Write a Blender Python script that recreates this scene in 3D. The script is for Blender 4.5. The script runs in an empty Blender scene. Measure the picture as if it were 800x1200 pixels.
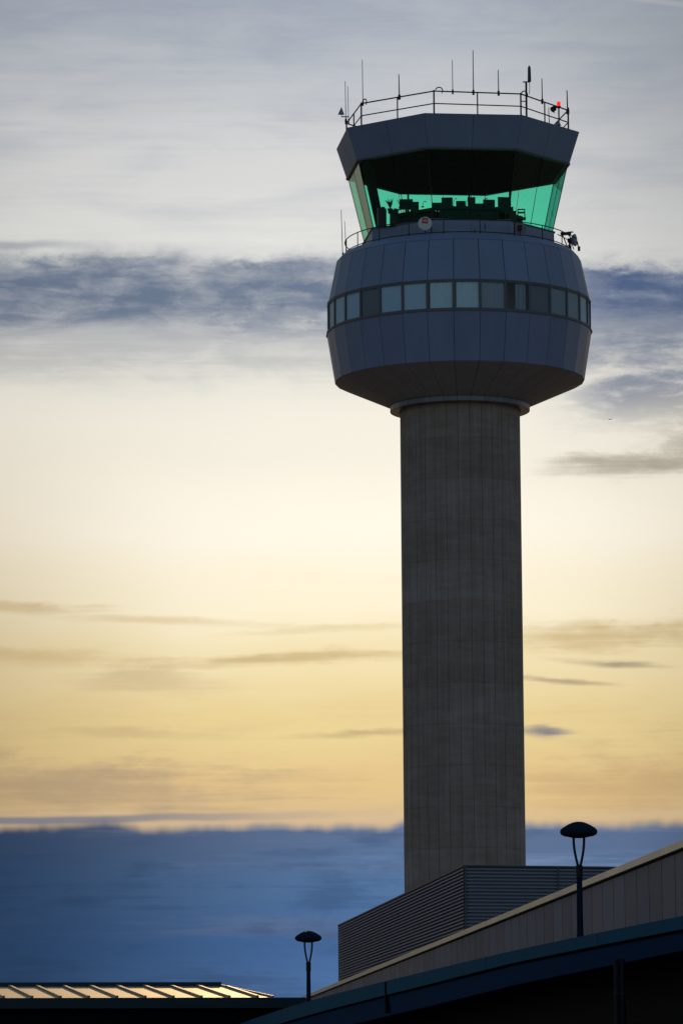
import bpy, math, random
from mathutils import Matrix, Vector
random.seed(7)
R_ = math.radians
sc = bpy.context.scene
col = sc.collection

# ------------------------------------------------------------------ camera
F = 5000.0 / 800.0                  # focal length in picture widths
PITCH = math.atan(700 / 5000.0)
ROLL = -0.0072
CAMZ = 1.6
RM = Matrix.Rotation(math.pi / 2 + PITCH, 3, 'X') @ Matrix.Rotation(ROLL, 3, 'Z')
CAM = Vector((0, 0, CAMZ))
cd = bpy.data.cameras.new('camera'); cam = bpy.data.objects.new('camera', cd); col.objects.link(cam)
cam.location = CAM; cam.rotation_euler = RM.to_euler()
cd.sensor_fit = 'VERTICAL'; cd.sensor_height = 36.0; cd.sensor_width = 24.0
cd.lens = 36.0 * 5000 / 1200
cd.clip_start = 0.5; cd.clip_end = 40000
sc.camera = cam

def ray(x, y):
    return RM @ Vector(((x - 400) / 5000, (600 - y) / 5000, -1.0))
def at(x, y, Y):
    d = ray(x, y); return CAM + d * (Y / d.y)
def at_h(x, y, h):
    d = ray(x, y); return CAM + d * ((h - CAMZ) / d.z)
def proj(P):
    v = RM.transposed() @ (Vector(P) - CAM)
    return 400 + 5000 * v.x / -v.z, 600 - 5000 * v.y / -v.z

# ------------------------------------------------------------------ materials
def mat(name, base=(.5, .5, .5), rough=.6, metal=0., spec=.5, var=0., scale=1., stretch=(1, 1, 1), island=0., bump=0., bscale=20., coat=0.):
    m = bpy.data.materials.new(name); m.use_nodes = True
    nt = m.node_tree; b = nt.nodes['Principled BSDF']; L = nt.links.new
    b.inputs['Base Color'].default_value = (*base, 1)
    b.inputs['Roughness'].default_value = rough; b.inputs['Metallic'].default_value = metal
    b.inputs['Specular IOR Level'].default_value = spec
    b.inputs['Coat Weight'].default_value = coat
    tc = nt.nodes.new('ShaderNodeTexCoord')
    out = None
    if var:
        mp = nt.nodes.new('ShaderNodeMapping'); mp.inputs['Scale'].default_value = stretch
        L(tc.outputs['Object'], mp.inputs[0])
        n = nt.nodes.new('ShaderNodeTexNoise'); n.inputs['Scale'].default_value = scale; n.inputs['Detail'].default_value = 6
        n.inputs['Roughness'].default_value = .6
        L(mp.outputs[0], n.inputs['Vector'])
        mr = nt.nodes.new('ShaderNodeMapRange'); mr.inputs[1].default_value = .25; mr.inputs[2].default_value = .75
        mr.inputs[3].default_value = 1 - var; mr.inputs[4].default_value = 1 + var
        L(n.outputs[0], mr.inputs[0]); out = mr.outputs[0]
        rr = nt.nodes.new('ShaderNodeMapRange'); rr.inputs[3].default_value = max(.02, rough - .12); rr.inputs[4].default_value = min(1, rough + .12)
        L(n.outputs[0], rr.inputs[0]); L(rr.outputs[0], b.inputs['Roughness'])
    if island:
        g = nt.nodes.new('ShaderNodeNewGeometry')
        mr = nt.nodes.new('ShaderNodeMapRange'); mr.inputs[3].default_value = 1 - island; mr.inputs[4].default_value = 1 + island
        L(g.outputs['Random Per Island'], mr.inputs[0])
        if out:
            mm = nt.nodes.new('ShaderNodeMath'); mm.operation = 'MULTIPLY'; L(out, mm.inputs[0]); L(mr.outputs[0], mm.inputs[1]); out = mm.outputs[0]
        else: out = mr.outputs[0]
    if out:
        v = nt.nodes.new('ShaderNodeVectorMath'); v.operation = 'SCALE'; v.inputs[0].default_value = base
        L(out, v.inputs['Scale']); L(v.outputs[0], b.inputs['Base Color'])
    if bump:
        n = nt.nodes.new('ShaderNodeTexNoise'); n.inputs['Scale'].default_value = bscale; n.inputs['Detail'].default_value = 5
        L(tc.outputs['Object'], n.inputs['Vector'])
        bp = nt.nodes.new('ShaderNodeBump'); bp.inputs['Strength'].default_value = bump; bp.inputs['Distance'].default_value = .02
        L(n.outputs[0], bp.inputs['Height']); L(bp.outputs[0], b.inputs['Normal'])
    return m

def glass_mat(name, tint, ior=1.5, rough=0.):
    m = bpy.data.materials.new(name); m.use_nodes = True
    nt = m.node_tree; nt.nodes.remove(nt.nodes['Principled BSDF']); L = nt.links.new
    o = nt.nodes['Material Output']
    t = nt.nodes.new('ShaderNodeBsdfTransparent'); t.inputs[0].default_value = (*tint, 1)
    g = nt.nodes.new('ShaderNodeBsdfGlossy'); g.inputs['Roughness'].default_value = rough
    f = nt.nodes.new('ShaderNodeFresnel'); f.inputs[0].default_value = ior
    x = nt.nodes.new('ShaderNodeMixShader')
    gm = nt.nodes.new('ShaderNodeNewGeometry'); mr = nt.nodes.new('ShaderNodeMapRange')   # thin pane: same reflection from both sides
    mr.inputs[3].default_value = ior; mr.inputs[4].default_value = 1 / ior
    L(gm.outputs['Backfacing'], mr.inputs[0]); L(mr.outputs[0], f.inputs[0])
    L(f.outputs[0], x.inputs[0]); L(t.outputs[0], x.inputs[1]); L(g.outputs[0], x.inputs[2]); L(x.outputs[0], o.inputs[0])
    return m

def emit_mat(name, c, s):
    m = mat(name, c); b = m.node_tree.nodes['Principled BSDF']
    b.inputs['Emission Color'].default_value = (*c, 1); b.inputs['Emission Strength'].default_value = s
    return m

M = dict(
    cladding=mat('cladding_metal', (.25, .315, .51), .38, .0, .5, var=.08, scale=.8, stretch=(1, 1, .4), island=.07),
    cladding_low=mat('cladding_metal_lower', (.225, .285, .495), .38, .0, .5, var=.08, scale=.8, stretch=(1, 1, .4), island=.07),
    soffit=mat('soffit_metal', (.38, .36, .38), .6, 0, .3, var=.1, scale=1.5, island=.05),
    fascia=mat('fascia_metal', (.225, .29, .46), .5, 0, .4, var=.07, scale=.6, island=.06),
    gap=mat('joint_dark', (.03, .03, .035), .8),
    frame=mat('window_frame_metal', (.15, .155, .20), .5, 0, .4),
    collar=mat('collar_metal', (.20, .22, .28), .4, .2, .5, island=.15),
    steel=mat('rail_steel', (.035, .035, .04), .5, .3),
    whip=mat('antenna_fibreglass', (.06, .06, .07), .5),
    ceiling=mat('cab_ceiling_paint', (.075, .042, .048), .9, 0, 0., var=.3, scale=.7, stretch=(1, 3, 1)),
    interior=mat('interior_dark', (.03, .033, .033), .8), room=mat('room_wall', (.30, .34, .42), .8, var=.3, scale=1.),
    equip=mat('equipment_plastic', (.02, .022, .024), .5),
    deck=mat('deck_membrane', (.18, .18, .19), .9, var=.1),
    white=mat('white_enamel', (.78, .80, .82), .4),
    red=mat('sign_red', (.55, .04, .05), .5),
    blind=mat('blind_fabric', (.50, .74, 1.0), .8, var=.1, scale=3, stretch=(6, 6, .2)),
    blind2=mat('blind_fabric_grey', (.28, .38, .50), .8, var=.1, scale=3, stretch=(6, 6, .2)),
    darkblind2=mat('blind_fabric_dark', (.16, .19, .26), .8, var=.1, scale=3, stretch=(6, 6, .2)),
    curtain=mat('curtain_fabric', (.62, .84, 1.0), .8, var=.18, scale=2, stretch=(7, 7, .2)),
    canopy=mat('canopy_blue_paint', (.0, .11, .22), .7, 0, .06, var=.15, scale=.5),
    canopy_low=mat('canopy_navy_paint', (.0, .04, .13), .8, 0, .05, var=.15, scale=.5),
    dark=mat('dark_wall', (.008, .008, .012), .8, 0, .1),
    pipe=mat('navy_pipe', (.003, .003, .022), .7),
    panel=mat('parapet_panel', (.18, .195, .285), .55, .1, .4, var=.14, scale=.9, stretch=(1, 1, .3), island=.16),
    coping=mat('coping_metal', (.50, .46, .41), .38, .6, .5, var=.08, scale=.5, island=.06),
    louvre=mat('louvre_metal', (.26, .29, .42), .45, .15, .5, var=.07, scale=.4),
    louvre_trim=mat('louvre_trim', (.10, .105, .13), .5, .3),
    roofing=mat('roof_zinc_sun_gold', (.72, .53, .29), .5, .1, .5, var=.10, scale=1.2, stretch=(.4, 3, 1)),  # zinc, with the gold of the sunlight put into its base colour
    batten=mat('roof_batten', (.32, .27, .20), .5, .3),
    leaden=mat('fascia_teal', (.012, .035, .06), .5, 0, .3),
    lamp=mat('lamp_paint', (.018, .03, .06), .95, 0, .02),
    lampdark=mat('lamp_dark', (.008, .009, .012), .6),
    green=mat('leaf', (.05, .09, .04), .6),
    asphalt=mat('asphalt', (.08, .08, .085), .9, var=.25, scale=.3, bump=.2),
    aircraft=mat('aircraft_paint', (.25, .25, .28), .5),
    cabglass=glass_mat('green_cab_glass', (.60, .985, .875), 1.5),
    winglass=glass_mat('office_glass', (.98, .985, .99), 1.6),
    beacon=emit_mat('red_beacon', (1.0, .03, .015), 1.0),
)
# shaft concrete: board-marked panels, mottled in horizontal lifts
def concrete():
    m = bpy.data.materials.new('shaft_concrete'); m.use_nodes = True
    nt = m.node_tree; b = nt.nodes['Principled BSDF']; L = nt.links.new
    tc = nt.nodes.new('ShaderNodeTexCoord')
    def noise(sc_, st, det=5, rg=.6):
        mp = nt.nodes.new('ShaderNodeMapping'); mp.inputs['Scale'].default_value = st
        L(tc.outputs['Object'], mp.inputs[0])
        n = nt.nodes.new('ShaderNodeTexNoise'); n.inputs['Scale'].default_value = sc_; n.inputs['Detail'].default_value = det
        n.inputs['Roughness'].default_value = rg
        L(mp.outputs[0], n.inputs['Vector']); return n.outputs[0]
    a = noise(.5, (.35, .35, 1.0)); c = noise(2.2, (.35, .35, 1.6)); d = noise(3.0, (1.2, 1.2, .06), 3)
    def mth(op, p, q):
        n = nt.nodes.new('ShaderNodeMath'); n.operation = op
        for i, v in enumerate((p, q)):
            if isinstance(v, (int, float)): n.inputs[i].default_value = v
            else: L(v, n.inputs[i])
        return n.outputs[0]
    s = mth('ADD', mth('ADD', mth('MULTIPLY', a, .65), mth('MULTIPLY', c, .45)), mth('MULTIPLY', d, .45))
    sx = nt.nodes.new('ShaderNodeSeparateXYZ'); L(tc.outputs['Object'], sx.inputs[0])
    ln = mth('PINGPONG', mth('ADD', sx.outputs[2], .3), 1.2)                     # lift joint every 2.4 m
    ln2 = mth('LESS_THAN', ln, .03)
    lift = nt.nodes.new('ShaderNodeTexWhiteNoise'); lift.noise_dimensions = '1D'; L(mth('FLOOR', mth('DIVIDE', mth('ADD', sx.outputs[2], .3), 2.4), 0), lift.inputs['W'])
    run = noise(1.0, (3.2, 3.2, .10), 4, .7)
    s = mth('SUBTRACT', s, mth('MULTIPLY', ln2, .14)); s = mth('ADD', s, mth('MULTIPLY', mth('SUBTRACT', lift.outputs['Value'], .5), .10))
    s = mth('ADD', s, mth('MULTIPLY', mth('SUBTRACT', run, .5), .35))
    cr = nt.nodes.new('ShaderNodeValToRGB'); L(mth('SUBTRACT', s, .275), cr.inputs[0])
    e = cr.color_ramp.elements
    e[0].position = .28; e[0].color = (.27, .212, .188, 1)
    e[1].position = .72; e[1].color = (.44, .375, .38, 1)
    k = e.new(.5); k.color = (.35, .28, .255, 1)
    L(cr.outputs[0], b.inputs['Base Color']); b.inputs['Roughness'].default_value = .8
    b.inputs['Specular IOR Level'].default_value = .3
    bp = nt.nodes.new('ShaderNodeBump'); bp.inputs['Strength'].default_value = .3; bp.inputs['Distance'].default_value = .03
    L(c, bp.inputs['Height']); L(bp.outputs[0], b.inputs['Normal'])
    return m
M['concrete'] = concrete()

# ------------------------------------------------------------------ mesh helpers
class MB:
    def __init__(s): s.v = []; s.f = []
    def add(s, vs, fs):
        k = len(s.v); s.v += [tuple(v) for v in vs]; s.f += [tuple(i + k for i in f) for f in fs]; return s
    def hexa(s, a, b):
        """two quads a (4 pts) and b (4 pts), joined"""
        return s.add(list(a) + list(b), [(3, 2, 1, 0), (4, 5, 6, 7), (0, 1, 5, 4), (1, 2, 6, 5), (2, 3, 7, 6), (3, 0, 4, 7)])
    def box(s, c, size, rz=0.):
        c = Vector(c); hx, hy, hz = (q / 2 for q in size); m = Matrix.Rotation(rz, 3, 'Z')
        p = lambda x, y, z: c + m @ Vector((x, y, z))
        return s.hexa([p(-hx, -hy, -hz), p(hx, -hy, -hz), p(hx, hy, -hz), p(-hx, hy, -hz)], [p(-hx, -hy, hz), p(hx, -hy, hz), p(hx, hy, hz), p(-hx, hy, hz)])
    def tube(s, pts, r, n=8, close=False):
        pts = [Vector(p) for p in pts]; N = len(pts)
        rs = r if isinstance(r, (list, tuple)) else [r] * N
        rings = []
        for i, p in enumerate(pts):
            if close: t = pts[(i + 1) % N] - pts[i - 1]
            else: t = pts[min(i + 1, N - 1)] - pts[max(i - 1, 0)]
            t.normalize()
            up = Vector((0, 0, 1)) if abs(t.z) < .9 else Vector((1, 0, 0))
            a = t.cross(up).normalized(); b = a.cross(t)
            rings.append([p + (a * math.cos(2 * math.pi * j / n) + b * math.sin(2 * math.pi * j / n)) * rs[i] for j in range(n)])
        vs = [q for g in rings for q in g]; fs = []
        for i in range(N if close else N - 1):
            for j in range(n):
                i2 = (i + 1) % N
                fs.append((i * n + j, i * n + (j + 1) % n, i2 * n + (j + 1) % n, i2 * n + j))
        if not close: fs += [tuple(range(n))[::-1], tuple((N - 1) * n + j for j in range(n))]
        return s.add(vs, fs)
    def lathe(s, prof, n=32, c=(0, 0, 0), ph0=0., capb=False, capt=False):
        vs = []; fs = []
        for (r, z) in prof:
            for j in range(n):
                a = ph0 + 2 * math.pi * j / n
                vs.append((c[0] + r * math.sin(a), c[1] - r * math.cos(a), c[2] + z))
        for i in range(len(prof) - 1):
            for j in range(n):
                fs.append((i * n + j, i * n + (j + 1) % n, (i + 1) * n + (j + 1) % n, (i + 1) * n + j))
        if capb: fs.append(tuple(range(n))[::-1])
        if capt: fs.append(tuple((len(prof) - 1) * n + j for j in range(n)))
        return s.add(vs, fs)
    def build(s, name, m, parent=None, origin=None, smooth=False, loc=None):
        o0 = Vector(origin) if origin is not None else (parent.location.copy() if parent and origin is None else Vector((0, 0, 0)))
        me = bpy.data.meshes.new(name)
        me.from_pydata([tuple(Vector(v) - o0) for v in s.v], [], s.f)
        import bmesh
        b = bmesh.new(); b.from_mesh(me); bmesh.ops.recalc_face_normals(b, faces=b.faces); b.to_mesh(me); b.free()
        me.materials.append(m)
        if smooth:
            for p in me.polygons: p.use_smooth = True
            me.set_sharp_from_angle(angle=R_(35))
        o = bpy.data.objects.new(name, me); col.objects.link(o)
        if parent: o.parent = parent
        else: o.location = o0
        return o
def tag(o, label=None, cat=None, group=None, kind=None):
    if label: o['label'] = label
    if cat: o['category'] = cat
    if group: o['group'] = group
    if kind: o['kind'] = kind
    return o
def thing(name, loc, label, cat, group=None):
    o = bpy.data.objects.new(name, None); col.objects.link(o); o.location = loc; o.empty_display_size = .3
    return tag(o, label, cat, group)

# ------------------------------------------------------------------ ground
g = MB(); n = 72
g.add([(0, 0, 0)] + [(9000 * math.cos(2 * math.pi * i / n), 9000 * math.sin(2 * math.pi * i / n), 0) for i in range(n)],
      [(0, i + 1, (i + 1) % n + 1) for i in range(n)])
tag(g.build('ground', M['asphalt']), 'grey airport apron around the buildings', None, kind='structure')

# ------------------------------------------------------------------ control tower
D = 250.0
AX = at(538.5, 475, D).x
C0 = Vector((AX, D, 0))
PH0 = -math.atan2(AX, D)             # direction of the camera seen from the axis
def zf(y, r, x=538): return at(x, y, D - r).z
def P(ph, r, z): return Vector((AX + r * math.sin(ph), D - r * math.cos(ph), z))
tower = thing('control_tower', C0, 'tall round concrete airport control tower with faceted blue-grey drum and green glazed cab', 'control tower')
SEAM = PH0 + R_(-2.1)
STEP = 2 * math.pi / 32

z_ctop = zf(273.5, 6.95); z_ptop = zf(280, 7.3); z_wt = zf(327.6, 7.8); z_wb = zf(362.5, 7.86)
z_bot = zf(422.6, 7.40); z_coltop = zf(463.6, 4.12); z_colbot = zf(469.0, 4.12)

# shaft with real joints between 32 precast panels
sh = MB(); RS = 3.55; prof = []
for k in range(32):
    a = SEAM + k * STEP; gw = .016 / RS
    prof += [(a - gw, RS), (a - gw * .7, RS - .035), (a + gw * .7, RS - .035), (a + gw, RS), (a + STEP * .25, RS), (a + STEP * .5, RS), (a + STEP * .75, RS)]
zs = [0, z_colbot * .3, z_colbot * .6, z_colbot + .15]
vs = [P(a, r, z) for z in zs for a, r in prof]; m_ = len(prof)
sh.add(vs, [(i * m_ + j, i * m_ + (j + 1) % m_, (i + 1) * m_ + (j + 1) % m_, (i + 1) * m_ + j) for i in range(len(zs) - 1) for j in range(m_)])
sh.build('shaft', M['concrete'], tower)

def panels(mb, r0, z0, r1, z1, gap=.02, t=.04, N=32, ph0=None, sub=1):
    ph0 = SEAM if ph0 is None else ph0
    for k in range(N):
        a0 = ph0 + 2 * math.pi * k / N; a1 = ph0 + 2 * math.pi * (k + 1) / N
        A0, A1, B0, B1 = P(a0, r0, z0), P(a1, r0, z0), P(a0, r1, z1), P(a1, r1, z1)
        for q in range(sub):
            u0, u1 = q / sub, (q + 1) / sub
            a, b_ = A0.lerp(A1, u0), A0.lerp(A1, u1); c, d = B0.lerp(B1, u0), B0.lerp(B1, u1)
            ga = gap / max((b_ - a).length, .01); gc = gap / max((d - c).length, .01)
            a, b_ = a.lerp(b_, ga), a.lerp(b_, 1 - ga); c, d = c.lerp(d, gc), c.lerp(d, 1 - gc)
            nn = (b_ - a).cross(c - a).normalized()
            if nn.dot(((a + b_ + c + d) / 4) - P(0, 0, (z0 + z1) / 2)) < 0: nn = -nn
            mb.hexa([a - nn * t, b_ - nn * t, d - nn * t, c - nn * t], [a, b_, d, c])
    return mb
def ring(mb, r0, z0, r1, z1, N=32, ph0=None, off=0.):
    return mb.lathe([(r0 - off, z0), (r1 - off, z1)], N, (AX, D, 0), SEAM if ph0 is None else ph0)

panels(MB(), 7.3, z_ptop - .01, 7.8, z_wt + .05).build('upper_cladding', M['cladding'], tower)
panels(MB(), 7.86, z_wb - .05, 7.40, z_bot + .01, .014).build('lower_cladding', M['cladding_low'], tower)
panels(MB(), 7.36, z_bot - .02, 4.0, z_coltop, .012, .03).build('soffit', M['soffit'], tower)
cap = MB(); panels(cap, 6.95, z_ctop, 7.28, z_ptop + .02, .004, .04)
cap.build('cap_flashing', M['cladding'], tower)
bk = MB(); bk.lathe([(6.85, z_ctop - .03), (7.22, z_ptop), (7.73, z_wt + .03)], 32, (AX, D, 0), SEAM)
bk.lathe([(7.79, z_wb - .03), (7.32, z_bot - .005), (3.9, z_coltop + .04)], 32, (AX, D, 0), SEAM)
bk.build('cladding_backing', M['gap'], tower)
# rim trims above and below the ribbon windows
tr = MB()
tr.lathe([(7.70, z_wt - .02), (7.86, z_wt - .02), (7.86, z_wt + .05), (7.70, z_wt + .05)], 32, (AX, D, 0), SEAM)
tr.lathe([(7.74, z_wb - .05), (7.92, z_wb - .05), (7.92, z_wb + .02), (7.74, z_wb + .02)], 32, (AX, D, 0), SEAM)
tr.build('window_trim', M['frame'], tower)
co = MB(); N = 64
for k in range(32):
    a0 = SEAM + k * STEP + .002; a1 = SEAM + (k + 1) * STEP - .002; am = (a0 + a1) / 2
    for (u, v) in ((a0, am), (am, a1)):
        co.hexa([P(u, 3.6, z_colbot), P(v, 3.6, z_colbot), P(v, 4.14, z_colbot), P(u, 4.14, z_colbot)],
                [P(u, 3.6, z_coltop - .0), P(v, 3.6, z_coltop), P(v, 4.14, z_coltop), P(u, 4.14, z_coltop)])
co.build('collar', M['collar'], tower)
# drum core behind the windows (rooms)
core = MB(); core.lathe([(6.2, z_wb - .4), (6.2, z_wt + .4)], 32, (AX, D, 0), SEAM)
core.lathe([(6.2, z_wb - .1), (7.6, z_wb - .1)], 32, (AX, D, 0), SEAM); core.lathe([(6.2, z_wt + .1), (7.6, z_wt + .1)], 32, (AX, D, 0), SEAM)
core.build('room_interior', M['room'], tower)
dk = MB(); dk.lathe([(.01, z_ctop - .02), (6.94, z_ctop - .02)], 32, (AX, D, 0), SEAM); dk.build('deck', M['deck'], tower)

# ribbon windows: frame, pane, blind; built once and copied round the drum
def local_window():
    r = 7.83 * math.cos(STEP / 2); hw = 7.83 * math.sin(STEP / 2)
    fr = MB(); zt, zb = z_wt - .015, z_wb + .015; fw = .07
    fr.box((-hw + fw / 2, -r + .05, (zt + zb) / 2), (fw, .12, zt - zb)); fr.box((hw - fw / 2, -r + .05, (zt + zb) / 2), (fw, .12, zt - zb))
    fr.box((0, -r + .05, zt - .05), (2 * hw - 2 * fw, .12, .10)); fr.box((0, -r + .05, zb + .055), (2 * hw - 2 * fw, .12, .11))
    pn = MB(); x = hw - fw - .0
    pn.add([(-x, -r + .04, zb + .11), (x, -r + .04, zb + .11), (x, -r + .04, zt - .1), (-x, -r + .04, zt - .1)], [(0, 1, 2, 3)])
    return fr, pn, r, hw, fw, zt, zb
fr, pn, wr, whw, wfw, wzt, wzb = local_window()
def blind_mesh(u0, u1, wavy, seed):
    rr = random.Random(seed); b = MB(); x = whw - wfw - .02; n = 28
    pts = []
    for i in range(n + 1):
        u = u0 + (u1 - u0) * i / n
        pts.append((-x + 2 * x * u, -wr + .085 + (rr.uniform(-.025, .025) if wavy else (.004 if i % 2 else 0))))
    vs = []
    for (px, py) in pts: vs += [(px, py, wzb + .05), (px, py, wzt - .04), (px, py + .012, wzb + .05), (px, py + .012, wzt - .04)]
    fs = []
    for i in range(n):
        a = i * 4; c = a + 4
        fs += [(a, c, c + 1, a + 1), (a + 3, c + 3, c + 2, a + 2), (a + 1, c + 1, c + 3, a + 3), (a, a + 2, c + 2, c)]
    fs += [(0, 1, 3, 2), (n * 4, n * 4 + 2, n * 4 + 3, n * 4 + 1)]
    return b.add(vs, fs)
frame0 = fr.build('window', M['frame'], None, origin=(0, 0, 0)); pane0 = pn.build('pane', M['winglass'], None, origin=(0, 0, 0))
bl = {}
bl['full'] = blind_mesh(0, 1, False, 1).build('blind', M['blind'], None, origin=(0, 0, 0))
bl['grey'] = blind_mesh(0, 1, False, 2).build('blind', M['blind2'], None, origin=(0, 0, 0))
bl['curtain'] = blind_mesh(.05, 1, True, 3).build('blind', M['curtain'], None, origin=(0, 0, 0))
bl['half'] = blind_mesh(.42, .9, True, 5).build('blind', M['blind2'], None, origin=(0, 0, 0))
bl['none'] = blind_mesh(0, 1, False, 6).build('blind', M['darkblind2'], None, origin=(0, 0, 0))
kinds = {-7: 'full', -6: 'full', -5: 'full', -4: 'none', -3: 'full', -2: 'full', -1: 'curtain', 0: 'curtain', 1: 'grey', 2: 'half', 3: 'none', 4: 'grey', 5: 'grey', 6: 'full', 7: 'full'}
for k in range(-16, 16):
    ph = SEAM + (k + .5) * STEP
    o = frame0.copy(); col.objects.link(o); o.name = 'window'; o.parent = tower; o.rotation_euler = (0, 0, ph)
    p = pane0.copy(); col.objects.link(p); p.name = 'pane'; p.parent = o
    kd = kinds.get(k, 'full')
    if True:
        b = bl[kd].copy(); col.objects.link(b); b.name = 'blind'; b.parent = o
for o in [frame0, pane0] + list(bl.values()): bpy.data.objects.remove(o)

# ---- cab: inverted octagon
OPH = PH0 + R_(-14.4); N8 = 8
def O(k, r, z, u=0.):
    a = P(OPH + k * math.pi / 4, r, z); b = P(OPH + (k + 1) * math.pi / 4, r, z); return a.lerp(b, u)
RT, RB = 7.50, 6.88
CX = 7.27                                   # depth of the near corner in front of the axis
z_ft = at(497.5, 132.2, D - RT * math.cos(R_(14.4))).z
z_fb = at(502, 173.5, D - RB * math.cos(R_(14.4))).z
z_sill = at(508, 256.0, D - 5.8 * math.cos(R_(14.4))).z
print('Z', z_ctop, z_sill, z_fb, z_ft, z_bot, z_coltop)
fa = MB(); panels(fa, RT, z_ft, RB, z_fb + .1, .012, .05, 8, OPH, 2); fa.build('roof_fascia', M['fascia'], tower)
fl = MB(); fl.lathe([(RB - .3, z_fb), (RB + .03, z_fb), (RB + .05, z_fb + .095), (RB - .3, z_fb + .095)], 8, (AX, D, 0), OPH); fl.build('fascia_trim', M['frame'], tower)
bk = MB(); bk.lathe([(RB - .06, z_fb + .1), (RT - .07, z_ft - .01)], 8, (AX, D, 0), OPH); bk.build('fascia_backing', M['gap'], tower)
rf = MB(); rf.lathe([(.01, z_ft - .12), (RT - .06, z_ft - .12)], 8, (AX, D, 0), OPH); rf.build('roof', M['deck'], tower)
ce = MB(); ce.lathe([(.01, z_fb + .03), (RB - .02, z_fb + .03)], 8, (AX, D, 0), OPH)
ce.lathe([(.01, z_fb + .55), (RB - .1, z_fb + .55)], 8, (AX, D, 0), OPH)
for i in range(-3, 4):                      # shallow ceiling ribs
    w_ = math.sqrt(max(.1, 6.2 ** 2 - (i * 1.6) ** 2)) * .9
    ce.box((AX + i * 1.6, D, z_fb - .03), (.10, 2 * w_, .10))
ce.build('ceiling', M['ceiling'], tower)
# sill wall
RG = 5.80; RGT = RB - .10
sw = MB(); panels(sw, RG + .08, z_ctop - .02, RG + .08, z_sill - .06, .008, .05, 8, OPH, 2); sw.build('sill_wall', M['cladding'], tower)
sb = MB(); sb.lathe([(RG, z_ctop), (RG, z_sill - .06)], 8, (AX, D, 0), OPH); sb.build('sill_backing', M['gap'], tower)
st = MB(); st.lathe([(RG - .25, z_sill - .06), (RG + .16, z_sill - .06), (RG + .14, z_sill), (RG - .25, z_sill)], 8, (AX, D, 0), OPH); st.build('sill_trim', M['frame'], tower)
cf = MB(); cf.lathe([(.01, z_sill - .08), (RG - .2, z_sill - .08)], 8, (AX, D, 0), OPH); cf.build('cab_floor', M['interior'], tower)
for k in range(8):
    for q in range(2):
        gp = MB(); e = .012
        a, b = O(k, RG, z_sill, q / 2 + e), O(k, RG, z_sill, q / 2 + .5 - e); c, d = O(k, RGT, z_fb + .02, q / 2 + e), O(k, RGT, z_fb + .02, q / 2 + .5 - e)
        nn = (b - a).cross(c - a).normalized() * .03
        if nn.dot(a - C0) < 0 and nn.x * (a.x - AX) + nn.y * (a.y - D) < 0: nn = -nn
        gp.hexa([a - nn, b - nn, d - nn, c - nn], [a, b, d, c]); gp.build('glass_pane', M['cabglass'], tower)
        mu = MB(); w = .03 if q == 0 else .022
        mu.tube([O(k, RG - .02, z_sill - .01, q / 2), O(k, RGT - .02, z_fb + .04, q / 2)], w, 6); mu.build('glazing_joint', M['gap'], tower)
def cabblind(k, u0, u1, m, zlo=0., name='roller_blind'):
    lo = z_sill + .02 + zlo * (z_fb - z_sill); f_ = zlo
    ra, rb_ = RG + (RGT - RG) * f_ - .16, RGT - .16
    a, b = O(k, ra, lo, u0), O(k, ra, lo, u1); c, d = O(k, rb_, z_fb, u0), O(k, rb_, z_fb, u1); n_ = (b - a).cross(c - a).normalized() * .01
    q = MB(); q.hexa([a - n_, b - n_, d - n_, c - n_], [a, b, d, c]); q.build(name, m, tower)
M['beige'] = mat('beige_blind', (.70, .62, .48), .8); M['darkblind'] = mat('dark_blind', (.015, .016, .016), .8)
cabblind(-2, .24, .46, M['beige']); cabblind(-2, .47, .80, M['beige'])
cabblind(-1, .01, .16, M['darkblind'])
# slim posts inside the cab
for (x, yy) in ((549.5, -1.2), (478, 3.0), (597, 3.4)):
    p = at(x, 235, D + yy); q = MB(); q.tube([(p.x, p.y, z_sill - .08), (p.x, p.y, z_fb + .03)], .06, 8); q.build('interior_post', M['ceiling'], tower)

# ---- roof railing
RR = 6.76; RPH = OPH + R_(3.2)
def rail_pt(k, u, z, r=RR):
    a = P(RPH + k * math.pi / 4, r, z); b = P(RPH + (k + 1) * math.pi / 4, r, z); return a.lerp(b, u)
z_rt = at(511, 106.5, D - RR * math.cos(R_(11.2))).z; z_rm = at(511, 121, D - RR * math.cos(R_(11.2))).z
rl = MB()
rl.tube([rail_pt(k, 0, z_rt) for k in range(8)], .042, 6, True); rl.tube([rail_pt(k, 0, z_rm) for k in range(8)], .036, 6, True)
rl.build('roof_rail', M['steel'], tower)
for k in range(8):
    for u in (0, .5):
        q = MB(); q.tube([rail_pt(k, u, z_ft - .12), rail_pt(k, u, z_rt + (.06 if u == 0 else 0))], .055 if u == 0 else .045, 6); q.build('rail_post', M['steel'], tower)
        if u == 0 :                               # swan-neck cable entry at each corner
            c = rail_pt(k, .02, z_rt); a0 = Vector((math.cos(RPH + k * math.pi / 4), math.sin(RPH + k * math.pi / 4), 0))
            q = MB(); q.tube([c + a0 * (.22 * math.cos(t) + .2) + Vector((0, 0, .22 * math.sin(t))) for t in [math.pi * (1.0 - i / 8 * 1.25) for i in range(9)]], .035, 6)
            q.build('cable_loop', M['steel'], tower)
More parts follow.
